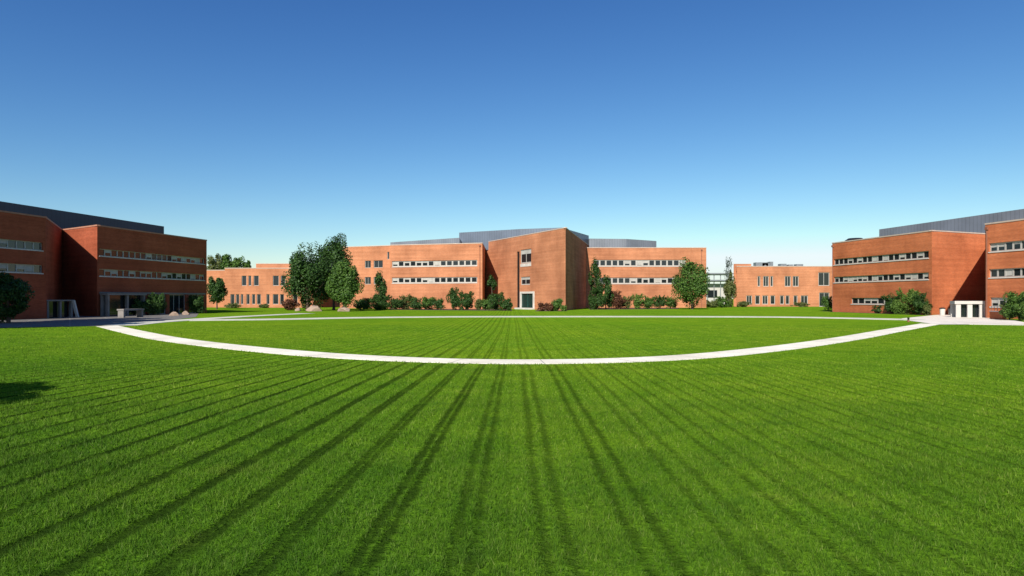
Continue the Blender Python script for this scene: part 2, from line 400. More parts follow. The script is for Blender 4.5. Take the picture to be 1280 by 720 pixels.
# grass blades: one object, real triangles standing on the lawn
def grass():
    V = []; total = 0
    bands = [(3.6, 6, 3800, 0.048, 0.0062), (6, 9, 2400, 0.047, 0.0085), (9, 14, 1050, 0.045, 0.012), (14, 22, 420, 0.042, 0.019), (22, 36, 110, 0.036, 0.032), (36, 52, 40, 0.034, 0.05)]
    for y0, y1, dens, h, w in bands:
        xm = 0.84*y1+1.5
        n = int(dens*2*xm*(y1-y0))
        x = rng.uniform(-xm, xm, n); y = rng.uniform(y0, y1, n)
        k = np.abs(x) < 0.84*y+1.5
        x, y = x[k], y[k]
        k = path_mask(x, y); x, y = x[k], y[k]
        # tufts: pull blades together
        tx = np.sin(x*23.1+np.sin(y*17.3)*2)*0.012; ty = np.cos(y*21.7+np.sin(x*15.1)*2)*0.012
        x = x+tx; y = y+ty
        rut = rut_np(x, y)
        keep = rng.random(len(x)) > rut*0.88*np.clip(1.35-y/40, .45, 1)
        x, y, rut = x[keep], y[keep], rut[keep]; n = len(x)
        lump = 0.5+0.5*np.sin(x*2.9+1.3*np.sin(y*2.1))*np.sin(y*3.3+1.1*np.sin(x*1.7))
        hh = h*rng.uniform(0.55, 1.25, n)*(0.75+0.5*lump)*(1-0.75*rut)*(1.0+0.35*np.clip((2-x)/9, 0, 1)*np.clip((16-y)/9, 0, 1))
        ww = w*rng.uniform(0.7, 1.3, n)
        a = rng.uniform(0, 2*math.pi, n)
        lean = hh*np.abs(rng.normal(0.55, 0.35, n)); la = rng.uniform(0, 2*math.pi, n)
        ca, sa = np.cos(a)*ww/2, np.sin(a)*ww/2
        tri = np.empty((n, 3, 3), np.float32)
        tri[:, 0] = np.stack([x-ca, y-sa, np.full(n, -0.004)], 1)
        tri[:, 1] = np.stack([x+ca, y+sa, np.full(n, -0.004)], 1)
        tri[:, 2] = np.stack([x+np.cos(la)*lean, y+np.sin(la)*lean, hh], 1)
        V.append(tri)
    V = np.concatenate(V).reshape(-1, 3); n = len(V)
    me = bpy.data.meshes.new('grass')
    me.vertices.add(n); me.vertices.foreach_set('co', V.ravel())
    me.loops.add(n); me.loops.foreach_set('vertex_index', np.arange(n, dtype=np.int32))
    me.polygons.add(n//3); me.polygons.foreach_set('loop_start', np.arange(0, n, 3, dtype=np.int32))
    me.polygons.foreach_set('loop_total', np.full(n//3, 3, dtype=np.int32))
    me.update(calc_edges=True)
    me.materials.append(M['blades'])
    tag(link('grass', me), 'short mown green grass blades across the near lawn', 'grass', kind='stuff')
grass()

# ------------------------------------------------------------------ building helpers
def U(a, b):
    a, b = Vector(a[:2]), Vector(b[:2]); u = (b-a).normalized()
    return u, Vector((u.y, -u.x)), (b-a).length
class Wall:
    """a vertical wall from a to b, left to right as seen from outside"""
    def __init__(s, a, b, z0, z1):
        s.a, s.b = Vector(a[:2]), Vector(b[:2]); s.u, s.n, s.L = U(a, b); s.z0, s.z1 = z0, z1; s.open = []
    def t(s, px):
        """distance along the wall where the line of sight through column px meets it"""
        k = (px-640.0)/F
        return (k*s.a.y-s.a.x)/(s.u.x-k*s.u.y)
    def d(s, t): return s.a.y+s.u.y*t
    def add(s, mb, openings=(), depth=0.25):
        s.open = list(openings)
        ts = sorted({0.0, s.L, *[o[0] for o in openings], *[o[1] for o in openings]})
        zs = sorted({s.z0, s.z1, *[o[2] for o in openings], *[o[3] for o in openings]})
        def P(t, z, w=0.0):
            q = s.a+s.u*t+s.n*w; return (q.x, q.y, z)
        for t0, t1 in zip(ts, ts[1:]):
            for z0, z1 in zip(zs, zs[1:]):
                c, e = (t0+t1)/2, (z0+z1)/2
                if any(o[0] < c < o[1] and o[2] < e < o[3] for o in openings): continue
                mb.face([P(t0, z0), P(t1, z0), P(t1, z1), P(t0, z1)], [(t0, z0), (t1, z0), (t1, z1), (t0, z1)])
        for (t0, t1, z0, z1) in [o[:4] for o in openings]:
            dd = -depth
            mb.face([P(t0, z0), P(t0, z0, dd), P(t0, z1, dd), P(t0, z1)][::-1])
            mb.face([P(t1, z0), P(t1, z0, dd), P(t1, z1, dd), P(t1, z1)])
            mb.face([P(t0, z1), P(t1, z1), P(t1, z1, dd), P(t0, z1, dd)][::-1])
            mb.face([P(t0, z0), P(t1, z0), P(t1, z0, dd), P(t0, z0, dd)])
            mb.face([P(t0, z0, dd-.02), P(t1, z0, dd-.02), P(t1, z1, dd-.02), P(t0, z1, dd-.02)])
_wcache = {}
def window_meshes(w, h, fr, mull, blind):
    key = (round(w, 2), round(h, 2), fr, mull, round(blind, 2))
    if key in _wcache: return _wcache[key]
    w, h = key[0], key[1]
    def mesh(name, boxes, mat):
        mb = MB()
        for q in boxes: mb.abox(*q)
        o = mb.build(name, mat); me = o.data; bpy.data.objects.remove(o); return me
    # local x along the wall, y inwards, z up
    bx = [(0, w, 0, .10, 0, fr), (0, w, 0, .10, h-fr, h), (0, fr, .002, .098, fr, h-fr), (w-fr, w, .002, .098, fr, h-fr)]
    for i in range(mull):
        x = w*(i+1)/(mull+1); bx.append((x-fr*.35, x+fr*.35, .004, .096, fr, h-fr))
    a = mesh('window', bx, M['frame'])
    b = mesh('pane', [(fr*.5, w-fr*.5, .05, .065, fr*.5, h-fr*.5)], M['glass'])
    c = mesh('blind', [(fr, w-fr, .030, .044, h-fr-(h-2*fr)*blind, h-fr+.003)], M['blind']) if blind > 0 else None
    _wcache[key] = (a, b, c)
    return _wcache[key]
def put_window(bld, wall, t0, t1, z0, z1, inset=0.14, fr=0.09, mull=0, blind=0.0):
    a, b, c = window_meshes(t1-t0, z1-z0, fr, mull, blind)
    p = wall.a+wall.u*t0-wall.n*inset
    o = link('window', a, bld)
    o.location = Vector((p.x, p.y, z0))-bld.location; o.rotation_euler.z = math.atan2(wall.u.y, wall.u.x)
    for nm, me in (('pane', b), ('blind', c)):
        if me is None: continue
        q = bpy.data.objects.new(nm, me); COL.objects.link(q); q.parent = o
def ribbon_windows(bld, wall, t0, t1, z0, z1, n, rnd, p_blind=0.5, fr=0.09):
    w = (t1-t0)/n
    for i in range(n):
        r = rnd.random()
        bl = rnd.choice((0.3, 0.5, 0.65, 0.92)) if r < p_blind else 0.0
        put_window(bld, wall, t0+i*w, t0+(i+1)*w, z0, z1, fr=fr, blind=bl, inset=0.16)
def coping(bld, poly, z, mat, edges, h=0.16, w=0.38):
    mb = MB()
    for k, i in enumerate(edges):
        a, b = Vector(poly[i][:2]), Vector(poly[(i+1) % len(poly)][:2]); u, n, L = U(a, b)
        mb.box(a+n*0.05-u*0.04, u, -n, L+0.08, w, z+0.003*(k % 2), z+h+0.004*(k % 3))
    return mb.build('coping', mat, bld)
def body(bld, poly, H, mat, facades, rows, coping_mat, cop_edges, name='wall'):
    """poly is clockwise as seen from above (left to right from outside); facades: {edge: [openings]}"""
    mb = MB(); walls = {}
    for i in range(len(poly)):
        w = Wall(poly[i], poly[(i+1) % len(poly)], 0.0, H); walls[i] = w
        ops = facades[i](w) if i in facades else []
        w.add(mb, ops)
    o = mb.build(name, mat, bld)
    r = MB(); r.face([(p[0], p[1], H-0.03) for p in poly]); r.build('roof', M['roof'], bld)
    coping(bld, poly, H, coping_mat, cop_edges)
    return walls
def block_part(bld, name, poly, z0, z1, mat):
    if area(poly) < 0: poly = poly[::-1]
    mb = MB(); mb.prism(poly, z0, z1); o = mb.build(name, mat, bld)
    return o
R3 = random.Random(3)

# ------------------------------------------------------------------ left building (in shade)
uA = Vector((0.187, 0.982)).normalized(); nA = Vector((uA.y, -uA.x))
C_ = Vector((-50.4, 76.8)); D_ = C_+uA*20.1; E_ = Vector((-51.07, 69.2)); F_ = E_-uA*15.0; I_ = Vector((-58.3, 81.9))
polyA = [F_, E_, I_, C_, D_, D_-nA*26, F_-nA*26]
bA = thing('brick_building', 'long dark red brick building in shade along the left edge, black roof storey above', 'building', (C_.x-6, C_.y, 0))
ROW_A = [(7.42, 8.28), (4.95, 5.82)]
def fA0(w): return [(0.4, w.L-0.35, z0, z1) for z0, z1 in ROW_A]
def fA3(w):
    o = [(0.30, w.L-0.45, z0, z1) for z0, z1 in ROW_A]
    for k in range(5): o.append((0.5+k*3.9, 0.5+k*3.9+3.3, 0.0, 2.75))
    return o
wA = body(bA, polyA, 11.0, M['brick_shaded'], {0: fA0, 3: fA3}, None, M['coping_brick'], [0, 1, 2, 3, 4])
for e, n in ((0, 15), (3, 20)):
    for (t0, t1, z0, z1) in [o for o in wA[e].open if o[2] > 3]: ribbon_windows(bA, wA[e], t0, t1, z0, z1, n, R3, 0.5, fr=0.07)
for (t0, t1, z0, z1) in [o for o in wA[3].open if o[2] < 1]:
    put_window(bA, wA[3], t0, t1, z0, z1-0.003, mull=2, inset=0.2)
lint = MB()
q = C_+uA*0.3+nA*0.08; lint.box(q, uA, -nA, 19.4, 0.30, 2.78, 3.0); lint.build('lintel', M['grey_concrete'], bA)
def along(o, u, px):
    k = (px-640.0)/F
    return (k*o.y-o.x)/(u.x-k*u.y)
o_ = C_-nA*10; t1 = along(o_, uA, 205); c0 = o_-uA*42; c1 = o_+uA*t1
block_part(bA, 'roof_storey', [c0, c1, c1-nA*13, c0-nA*13], 10.7, zat(283, c1.y), M['navy_metal'])

# ------------------------------------------------------------------ right building
Ce = Vector((56.2, 84.6)); Qe = Vector((52.6, 103.8)); Ie = Vector((66.8, 88.9)); Ee = Vector((53.4, 71.3))
uE = (Ce-Qe).normalized(); nE = Vector((uE.y, -uE.x)); Se = Ee+uE*16
polyE = [Qe, Ce, Ie]
bE = thing('brick_building', 'orange brick building with two ribbon window rows at the right edge, grey roof storey above', 'building', (Ce.x+6, Ce.y, 0))
ROW_E = [(7.66, 8.62), (4.78, 5.72)]
def fE0(w):
    o = [(0.35, w.L-0.5, z0, z1) for z0, z1 in ROW_E]
    o.append((w.t(1064), w.t(1122), 1.35, 2.3))
    return o
back = Ie+(-nE)*14
wE = body(bE, [Qe, Ce, Ie, back, Qe-nE*26], 11.2, M['brick_mid'], {0: fE0}, None, M['coping'], [0, 1, 4])
def fE3(w): return [(0.45, w.L-0.5, z0-0.25, z1-0.25) for z0, z1 in ROW_E]+[(0.6, w.L-0.6, 1.3, 2.3)]
wE2 = body(bE, [Ie+Vector((0.6, -0.2)), Ee, Se, Se-nE*24, Ie+Vector((0.6, -0.2))-nE*14], 10.5, M['brick_mid'], {1: fE3}, None, M['coping'], [0, 1])
for (t0, t1, z0, z1) in wE[0].open: ribbon_windows(bE, wE[0], t0, t1, z0, z1, 18 if z0 > 3 else 7, R3, 0.45)
for (t0, t1, z0, z1) in wE2[1].open: ribbon_windows(bE, wE2[1], t0, t1, z0, z1, 17, R3, 0.45)
o_ = Ce-nE*12.5; t1 = along(o_, uE, 1099); c0 = o_+uE*t1; c1 = o_+uE*38
block_part(bE, 'roof_storey', [c0, c1, c1-nE*10, c0-nE*10], 10.2, zat(286.7, c0.y), M['grey_metal'])
mb = MB(); p = at(1066, 108); mb.tube([(p.x, p.y, 10.9), (p.x, p.y, 12.2), (p.x, p.y, 12.75)], [1.9, 1.9, 1.1], 14)
mb.v = [(v[0]+(v[0]-p.x)*0.0+2.0, v[1]+3, v[2]) for v in mb.v]
mb.build('roof_unit', M['dark_metal'], bE)

# ------------------------------------------------------------------ centre building
bC = thing('brick_building', 'wide orange brick building across the middle with a projecting wedge shaped block', 'building', (5, 140, 0))
W0, W1 = (-38.5, 141.4), (-26.3, 137.0)
V0, V1 = (-26.0, 135.0), (-6.1, 130.0)
J_, K_ = (-6.0, 144.5), (9.75, 115.0); L_ = (9.75+0.2256*40, 115+0.9742*40)
def px_open(w, lst): return [(w.t(a), w.t(c), z0, z1) for a, c, z0, z1 in lst]
def fC0(w): return px_open(w, [(456, 463.5, 8.9, 10.5), (467, 478.5, 8.9, 10.5), (484, 486.6, 10.7, 12.3), (456, 463.5, 5.3, 6.9), (467, 478.5, 5.3, 6.9)])
w0 = body(bC, [W0, W1, (-26.3, 170), (-38.5, 170)], 13.6, M['brick_light'], {0: fC0}, None, M['coping'], [0, 3])
for o in w0[0].open: put_window(bC, w0[0], *o, mull=1 if o[1]-o[0] > 1 else 0)
ROW_C = [(8.95, 10.15), (5.45, 6.65)]
def fC1(w): return [(0.4, w.t(596.5), z0, z1) for z0, z1 in ROW_C]
w1 = body(bC, [V0, V1, (-6.1, 172), (-26.0, 172)], 13.5, M['brick_light'], {0: fC1}, None, M['coping'], [0, 1, 3])
for (t0, t1, z0, z1) in w1[0].open:
    ribbon_windows(bC, w1[0], t0, t1, z0, z1, 14, R3, 0.3, fr=0.17)
def fC2(w):
    return px_open(w, [(645.8, 649.4, 0.0, 11.9), (650.6, 664, zat(330, 131), zat(313, 131)), (651, 662.5, zat(356.5, 131), zat(346.5, 131)), (652, 666.5, 0.0, zat(367, 130))])
w2 = body(bC, [J_, K_, L_, (L_[0], 170), (-6.0, 170)], 15.0, M['brick_light'], {0: fC2}, None, M['coping'], [0, 1])
bw = w2[0]
for o in bw.open[1:3]: put_window(bC, bw, *o, mull=1, fr=0.22, blind=0.3, inset=0.12)
o = bw.open[3]
# pale door surround and the dark green double door
mb = MB(); dw = o[1]-o[0]
def WB(mb, wall, t0, t1, w0, w1, z0, z1):
    mb.box(wall.a+wall.u*t0+wall.n*w0, wall.u, wall.n, t1-t0, w1-w0, z0, z1)
WB(mb, bw, o[0]-0.55, o[0], -0.2, 0.12, 0, o[3]+0.4); WB(mb, bw, o[1], o[1]+0.55, -0.2, 0.12, 0, o[3]+0.4)
WB(mb, bw, o[0], o[1], -0.2, 0.118, o[3], o[3]+0.396); WB(mb, bw, o[0]-0.5, o[1]+0.6, 0.15, 1.4, 0, 0.32)
sd = mb.build('door_surround', M['concrete'], bC)
mb = MB(); WB(mb, bw, o[0], o[1], -0.18, -0.12, 0, o[3]); dr = mb.build('door', M['green_glass'], bC)
mb = MB(); WB(mb, bw, o[0]+dw*0.47, o[0]+dw*0.53, -0.12, -0.06, 0, o[3]-.01); WB(mb, bw, o[0], o[0]+.12, -.12, -.055, 0, o[3]-.01); WB(mb, bw, o[1]-.12, o[1], -.12, -.055, 0, o[3]-.01)
mb.build('frame', M['green_door'], dr)
o = bw.open[0]; mb = MB(); WB(mb, bw, o[0]+.02, o[1]-.02, -.24, -.16, 0.01, o[3]-.02); mb.build('shade_strip', M['glass'], bC)  # dark glass strip stands in for the fin's shade in the slot
# light infill panels between the stacked windows
mb = MB(); WB(mb, bw, bw.open[1][0], bw.open[1][1], 0.0, 0.03, zat(334, 131), zat(330.4, 131)); mb.build('spandrel_panel', M['concrete'], bC)
# right wing
def fC3(w): return px_open(w, [(742, 857, 9.75, 11.25), (742, 857, 5.65, 7.1)])
w3 = body(bC, [(17.0, 148.0), (45.5, 148.0), (45.5, 172), (17.0, 172)], 14.0, M['brick_light'], {0: fC3}, None, M['coping'], [0, 1])
for (t0, t1, z0, z1) in w3[0].open: ribbon_windows(bC, w3[0], t0, t1, z0, z1, 15, R3, 0.3, fr=0.19)
A2 = lambda px, d: (at(px, d).x, d)
block_part(bC, 'roof_storey', [A2(488, 150), A2(574.5, 138.5), A2(580, 160), A2(492, 165)], 13.4, 15.5, M['grey_metal'])
block_part(bC, 'roof_storey', [A2(574, 147), A2(650, 139.4), A2(702, 136.5), A2(736, 154), A2(730, 166), A2(580, 166)], 13.2, 17.5, M['slate_metal'])
block_part(bC, 'roof_storey', [A2(736.5, 151.5), A2(783, 152.5), A2(820.5, 158), A2(816, 168), A2(730, 168)], 13.9, 16.55, M['grey_metal'])

def downpipe(bld, wall, t, z1):
    q = wall.a+wall.u*t+wall.n*0.09
    mb = MB(); mb.tube([(q.x, q.y, 0.05), (q.x, q.y, z1-0.5)], [.06, .06], 8)
    WB(mb, wall, t-.16, t+.16, 0.02, 0.22, z1-0.5, z1-0.2); mb.build('downpipe', M['rust'], bld)
downpipe(bC, w1[0], w1[0].t(600), 13.4); downpipe(bC, w3[0], w3[0].t(877), 13.9); downpipe(bE, wE[0], 0.2, 11.1); downpipe(bE, wE2[1], 0.25, 10.4)
def sills(bld, wall):
    for o in wall.open:
        if o[1]-o[0] > 5 and o[2] > 0.5:
            mb = MB(); WB(mb, wall, o[0]-.05, o[1]+.05, -.03, .07, o[2]-.12, o[2]-.01); mb.build('sill', M['concrete'], bld)
for b_, w_ in ((bC, w1[0]), (bC, w3[0]), (bE, wE[0]), (bE, wE2[1]), (bA, wA[0]), (bA, wA[3])): sills(b_, w_)
# ------------------------------------------------------------------ far left low building
bB = thing('brick_building', 'low two storey orange brick building between the left building and the big trees', 'building', (-58, 152, 0))
def fB(w):
    up = [(302, 308), (310.5, 314), (317, 323.5), (341, 348.5), (351, 356.5), (367, 374)]
    lo = [(288, 293), (295, 299), (301, 304), (308, 312), (315, 319), (321, 326), (333, 337), (341, 348), (350, 355), (366, 372)]
    return px_open(w, [(a, c, 5.2, 7.6) for a, c in up]+[(a, c, 0.8, 3.2) for a, c in lo])
pB = [at(281, 150).xy, at(392, 150).xy]
wB = body(bB, [pB[0], pB[1], pB[1]+Vector((0, 25)), pB[0]+Vector((0, 25))], 9.3, M['brick_light'], {0: fB}, None, M['coping'], [0, 3])
for o in wB[0].open: put_window(bB, wB[0], *o, fr=0.10, mull=0)
pU = [at(320, 156).xy, at(392, 156).xy]
wU = body(bB, [pU[0], pU[1], pU[1]+Vector((0, 15)), pU[0]+Vector((0, 15))], 10.7, M['brick_light'], {}, None, M['coping'], [0, 3])
pL = [at(240, 154).xy, at(281.5, 154).xy]
wL = body(bB, [pL[0], pL[1], pL[1]+Vector((0, 18)), pL[0]+Vector((0, 18))], 9.0, M['brick_light'], {}, None, M['coping'], [0])

# ------------------------------------------------------------------ far right low building
bD = thing('brick_building', 'low two storey orange brick building behind the lawn, between conifer and right building', 'building', (75, 172, 0))
pD = [at(921, 170).xy, at(1052, 170).xy]
def fD(w):
    up = [(947, 950.5), (954, 961), (963, 966.5), (981, 988.5), (991, 998.5)]
    lo = [(933, 940), (944, 950), (953, 960), (963, 969), (975, 980), (982, 987), (992, 997), (1001, 1010)]
    return px_open(w, [(a, c, 5.4, 8.2) for a, c in up]+[(a, c, 0.6, 3.0) for a, c in lo]+[(1023, 1037, 5.6, 9.2), (1024, 1037, 0.0, 3.8)])
wD = body(bD, [pD[0], pD[1], pD[1]+Vector((0, 25)), at(924, 195).xy], 10.75, M['brick_light'], {0: fD}, None, M['coping'], [0, 3])
for o in wD[0].open: put_window(bD, wD[0], *o, fr=0.16, mull=1 if o[1]-o[0] > 1.3 else 0)
mb = MB(); a = at(917, 172).xy; mb.prism([(a.x, a.y), (a.x+4.8, a.y), (a.x+6.0, a.y+7), (a.x+2.7, a.y+7)], 0, 11.6); mb.build('stair_wall', M['brick_light'], bD)
for px, w, h in ((945, 3.4, 1.3), (953, 2.2, 1.1), (962.5, 0.9, 1.5), (976, 1.6, 0.9), (986, 1.2, 0.7), (996, 1.8, 0.8)):
    p = at(px, 177); mb = MB(); mb.abox(p.x, p.x+w, 177, 179, 11.0, 11.0+h); mb.abox(p.x+.1, p.x+w-.1, 177.1, 178.9, 10.7, 11.0)
    mb.tube([(p.x+w*.3, 176.9, 11.3), (p.x+w*.3, 176.5, 11.3)], [.3, .3], 8)
    mb.build('roof_unit', M['steel'], bD)

# far pavilion in the gap
bF = thing('pavilion', 'distant white pavilion with two thin grey roof slabs beyond the gap', 'pavilion', (74, 230, 0))
x0, x1 = at(880, 232).x, at(911, 232).x
mb = MB(); mb.abox(x0, x1, 232, 240, 0, 7.6); mb.build('wall', M['white_paint'], bF)
mb = MB(); mb.abox(x0-1, x1+1.2, 229, 241, 8.5, 8.95); mb.build('roof', M['steel'], bF)
mb = MB(); mb.abox(x0-0.5, x1+1.5, 230, 241, 11.0, 11.45); mb.build('canopy', M['steel'], bF)
for k in range(4):
    mb = MB(); xx = x0+1+k*(x1-x0-2)/3; mb.tube([(xx, 231, 0), (xx, 231, 11.0)], [.16, .16], 8); mb.build('post', M['steel'], bF)
mb = MB(); mb.abox(x0+1.0, x0+4.8, 231.9, 232.05, 2.5, 5.2); mb.build('window', M['glass'], bF)

# ------------------------------------------------------------------ entrance portals
def portal(name, label, p0, p1, depth, h, mat, doors, pier=0.45, slab=0.35):
    w = Wall(p0, p1, 0, h); L = w.L
    t = thing(name, label, 'portal', (w.a.x, w.a.y, 0))
    mb = MB(); WB(mb, w, -0.15, L+0.15, -depth, 0.1, h-slab, h); mb.build('roof_slab', mat, t)
    ps = [0.0]+[d for d in doors]+[L-pier]
    for q in ps:
        mb = MB(); WB(mb, w, q, q+pier, -0.34, 0.0, 0, h-slab); mb.build('pier', mat, t)
    mb = MB(); WB(mb, w, pier, L-pier, -0.6, -0.5, 0, h-slab); mb.build('glass_door', M['glass'], t)
    mb = MB(); WB(mb, w, -0.1, L+.1, -depth+.05, -depth+.25, 0, h-slab); mb.build('back_wall', mat, t)
    return t, w
portal('entrance_portal', 'white entrance portal with two dark doorways in the right building notch', at(1195, 73.0).xy, at(1234, 72.0).xy, 1.7, 1.9, M['white_paint'], [1.12, 2.28], pier=0.48)
portal('entrance_portal', 'grey concrete entrance canopy standing in the dark notch of the left building', at(59, 70).xy, at(91, 73).xy, 2.5, 2.05, M['grey_concrete'], [1.5], pier=0.22, slab=0.16)
# slanting fin of the left canopy
t = bpy.data.objects['entrance_portal.001']
a, b_ = at(91.5, 73.0), at(97, 73.6)
mb = MB(); mb.tube([(a.x, a.y, 1.95), (b_.x, b_.y, 0.0)], [0.2, 0.17], 4); mb.build('fin', M['concrete'], t)

# pergola frame against the left building
t, w = portal('concrete_pergola', 'tall grey concrete pergola against the shaded left building', C_+nA*1.3+uA*0.2, C_+nA*1.3+uA*6.2, 1.0, 2.85, M['grey_concrete'], [3.0], pier=0.26, slab=0.24)
# concrete table
def concrete_table(label, px, d, wpx):
    p = at(px, d); w = wpx*d/F
    t = thing('concrete_table', label, 'table', p)
    mb = MB(); mb.box((p.x, p.y), uA, nA, w, 0.9, 0.82, 1.0); mb.build('tabletop', M['grey_concrete'], t)
    for k in (0.06, w-0.32):
        mb = MB(); mb.box(p.xy+uA*k+nA*.08, uA, nA, 0.26, 0.74, 0.02, 0.82); mb.build('leg', M['grey_concrete'], t)
concrete_table('grey concrete table on slab legs in front of the left building', 146, 71.5, 34)

# planters and boulders
def boulder(label, px, d, wpx, hpx, mat=None, group=None, seed=0):
    r = random.Random(seed)
    p = at(px, d); bm = bmesh.new(); bmesh.ops.create_icosphere(bm, subdivisions=3, radius=1.0)
    w, h = wpx*d/F/2, hpx*d/F
    offs = [(Vector((r.uniform(-1, 1), r.uniform(-1, 1), r.uniform(-1, 1))).normalized(), r.uniform(0.55, 0.95)) for _ in range(16)]
    for v in bm.verts:
        n = v.co.normalized()
        for o, k in offs:
            dd = n.dot(o)*v.co.length
            if dd > k: v.co -= o*(dd-k)
        v.co = Vector((v.co.x*w, v.co.y*w*.7, max(v.co.z, -0.25)*h*0.8+0.1*h))
    me = bpy.data.meshes.new('boulder'); bm.to_mesh(me); bm.free(); me.materials.append(mat or M['stone'])
    o = link('boulder', me); o.location = p
    return tag(o, label, 'boulder', group)
boulder('largest pale limestone boulder, peaked, under the left big tree', 393, 109, 27, 9, group='boulders under the trees', seed=1)
boulder('flat pale limestone boulder under the light green tree', 431, 107, 19, 6, group='boulders under the trees', seed=2)
boulder('small pale limestone boulder left of the peaked one', 373, 110, 9, 5, group='boulders under the trees', seed=3)
boulder('pale boulder in shade before the left building, beside the concrete table', 217, 80, 14, 7, group='boulders by the left building', seed=4)
boulder('pale boulder in shade near the far corner of the left building', 233, 84, 11, 6, group='boulders by the left building', seed=5)

# bollard on the plaza
p = at(1135.5, gd(402.5))
t = thing('bollard', 'short dark bollard with a rust red base on the pale paving', 'bollard', p)
mb = MB(); mb.tube([(p.x, p.y, 0.02), (p.x, p.y, 0.18)], [.11, .09], 12); mb.build('base', M['rust'], t)
mb = MB(); mb.tube([(p.x, p.y, 0.18), (p.x, p.y, 0.32), (p.x, p.y, 0.38), (p.x, p.y, 0.41)], [.08, .08, .13, .06], 12); mb.build('post', M['dark_metal'], t)
# low wall with ramp railing right of the portal
a, b_ = at(1237, 67.6).xy, at(1253, 64.5).xy
t = thing('ramp_wall', 'low brick ramp wall with steel railing right of the white portal', 'wall', (a.x, a.y, 0))
w = Wall(a, b_, 0, 0.9); mb = MB(); WB(mb, w, 0, w.L, -0.3, 0, 0, 0.8); mb.build('wall', M['brick_mid'], t)
mb = MB(); WB(mb, w, -.05, w.L+.05, -0.34, 0.04, 0.8, 0.88); mb.build('coping', M['concrete'], t)
mb = MB()
for k in range(5):
    q = w.a+w.u*(w.L*k/4*.96+.03)-w.n*.15; mb.tube([(q.x, q.y, .88), (q.x, q.y, 1.35)], [.025, .025], 6)
q0, q1 = w.a-w.n*.15, w.b-w.n*.15; mb.tube([(q0.x, q0.y, 1.36), (q1.x, q1.y, 1.36)], [.03, .03], 6); mb.build('railing', M['steel'], t)
# litter bins left of portal
def bin_(label, px, d, mat):
    p = at(px, d); t = thing('litter_bin', label, 'litter bin', p, 'litter bins by the right entrance')
    mb = MB(); mb.tube([(p.x, p.y, .02), (p.x, p.y, .85)], [.28, .32], 14); mb.build('drum', mat, t)
    mb = MB(); mb.tube([(p.x, p.y, .85), (p.x, p.y, .93), (p.x, p.y, 1.02)], [.35, .35, .16], 14); mb.build('lid', M['dark_metal'], t)
bin_('pale grey litter bin at the foot of the sunlit notch wall', 1178, 82, M['concrete'])
bin_('steel litter bin just left of the white portal', 1188.5, 83, M['steel'])

# ------------------------------------------------------------------ trees and shrubs
def leaf_mesh(name, P, Nn, size, mat, parent, r):
    """P leaf centres, Nn preferred normals"""
    n = len(P)
    nn = Nn + r.normal(0, 0.55, (n, 3)); nn /= np.linalg.norm(nn, axis=1, keepdims=True)+1e-9
    up = r.normal(0, 1, (n, 3)); a = np.cross(nn, up); a /= np.linalg.norm(a, axis=1, keepdims=True)+1e-9
    b = np.cross(nn, a)
    s = (size*r.uniform(0.6, 1.35, n))[:, None]
    V = np.empty((n, 4, 3), np.float32)
    V[:, 0] = P-a*s*.5; V[:, 1] = P-b*s*.32+nn*s*.06; V[:, 2] = P+a*s*.5; V[:, 3] = P+b*s*.32+nn*s*.06
    V = V.reshape(-1, 3); m = len(V)
    me = bpy.data.meshes.new(name)
    me.vertices.add(m); me.vertices.foreach_set('co', V.ravel())
    me.loops.add(m); me.loops.foreach_set('vertex_index', np.arange(m, dtype=np.int32))
    me.polygons.add(n); me.polygons.foreach_set('loop_start', np.arange(0, m, 4, dtype=np.int32))
    me.polygons.foreach_set('loop_total', np.full(n, 4, dtype=np.int32))
    me.update(calc_edges=True); me.materials.append(mat)
    return link(name, me, parent)
def crown_points(c, rad, nclump, nleaf, r, shape='round', clump=0.34, wild=False):
    P, Nn = [], []
    c = np.array(c); rad = np.array(rad)
    cen = []
    for i in range(nclump):
        v = r.normal(0, 1, 3); v /= np.linalg.norm(v)
        k = r.uniform(0.25, 1.0) if wild else r.uniform(0.45, 0.86)
        q = v*k
        if shape == 'cone': q[:2] *= np.clip(0.95-0.75*(q[2]+1)/2, .15, 1)*1.15
        if shape == 'egg': q[:2] *= 1.0-0.32*max(q[2], -0.2)
        cen.append((q, clump*(r.uniform(0.35, 1.3) if wild else r.uniform(0.65, 1.25))))
    per = nleaf//nclump
    for q, cr in cen:
        v = r.normal(0, 1, (per, 3)); v /= np.linalg.norm(v, axis=1, keepdims=True)
        rr = r.uniform(0.25, 1.0, per)**0.45
        pp = q+v*rr[:, None]*cr
        P.append(c+pp*rad); Nn.append(v*0.8+q*0.5+np.array([0, 0, .3]))
    return np.concatenate(P), np.concatenate(Nn)
_seed = [100]
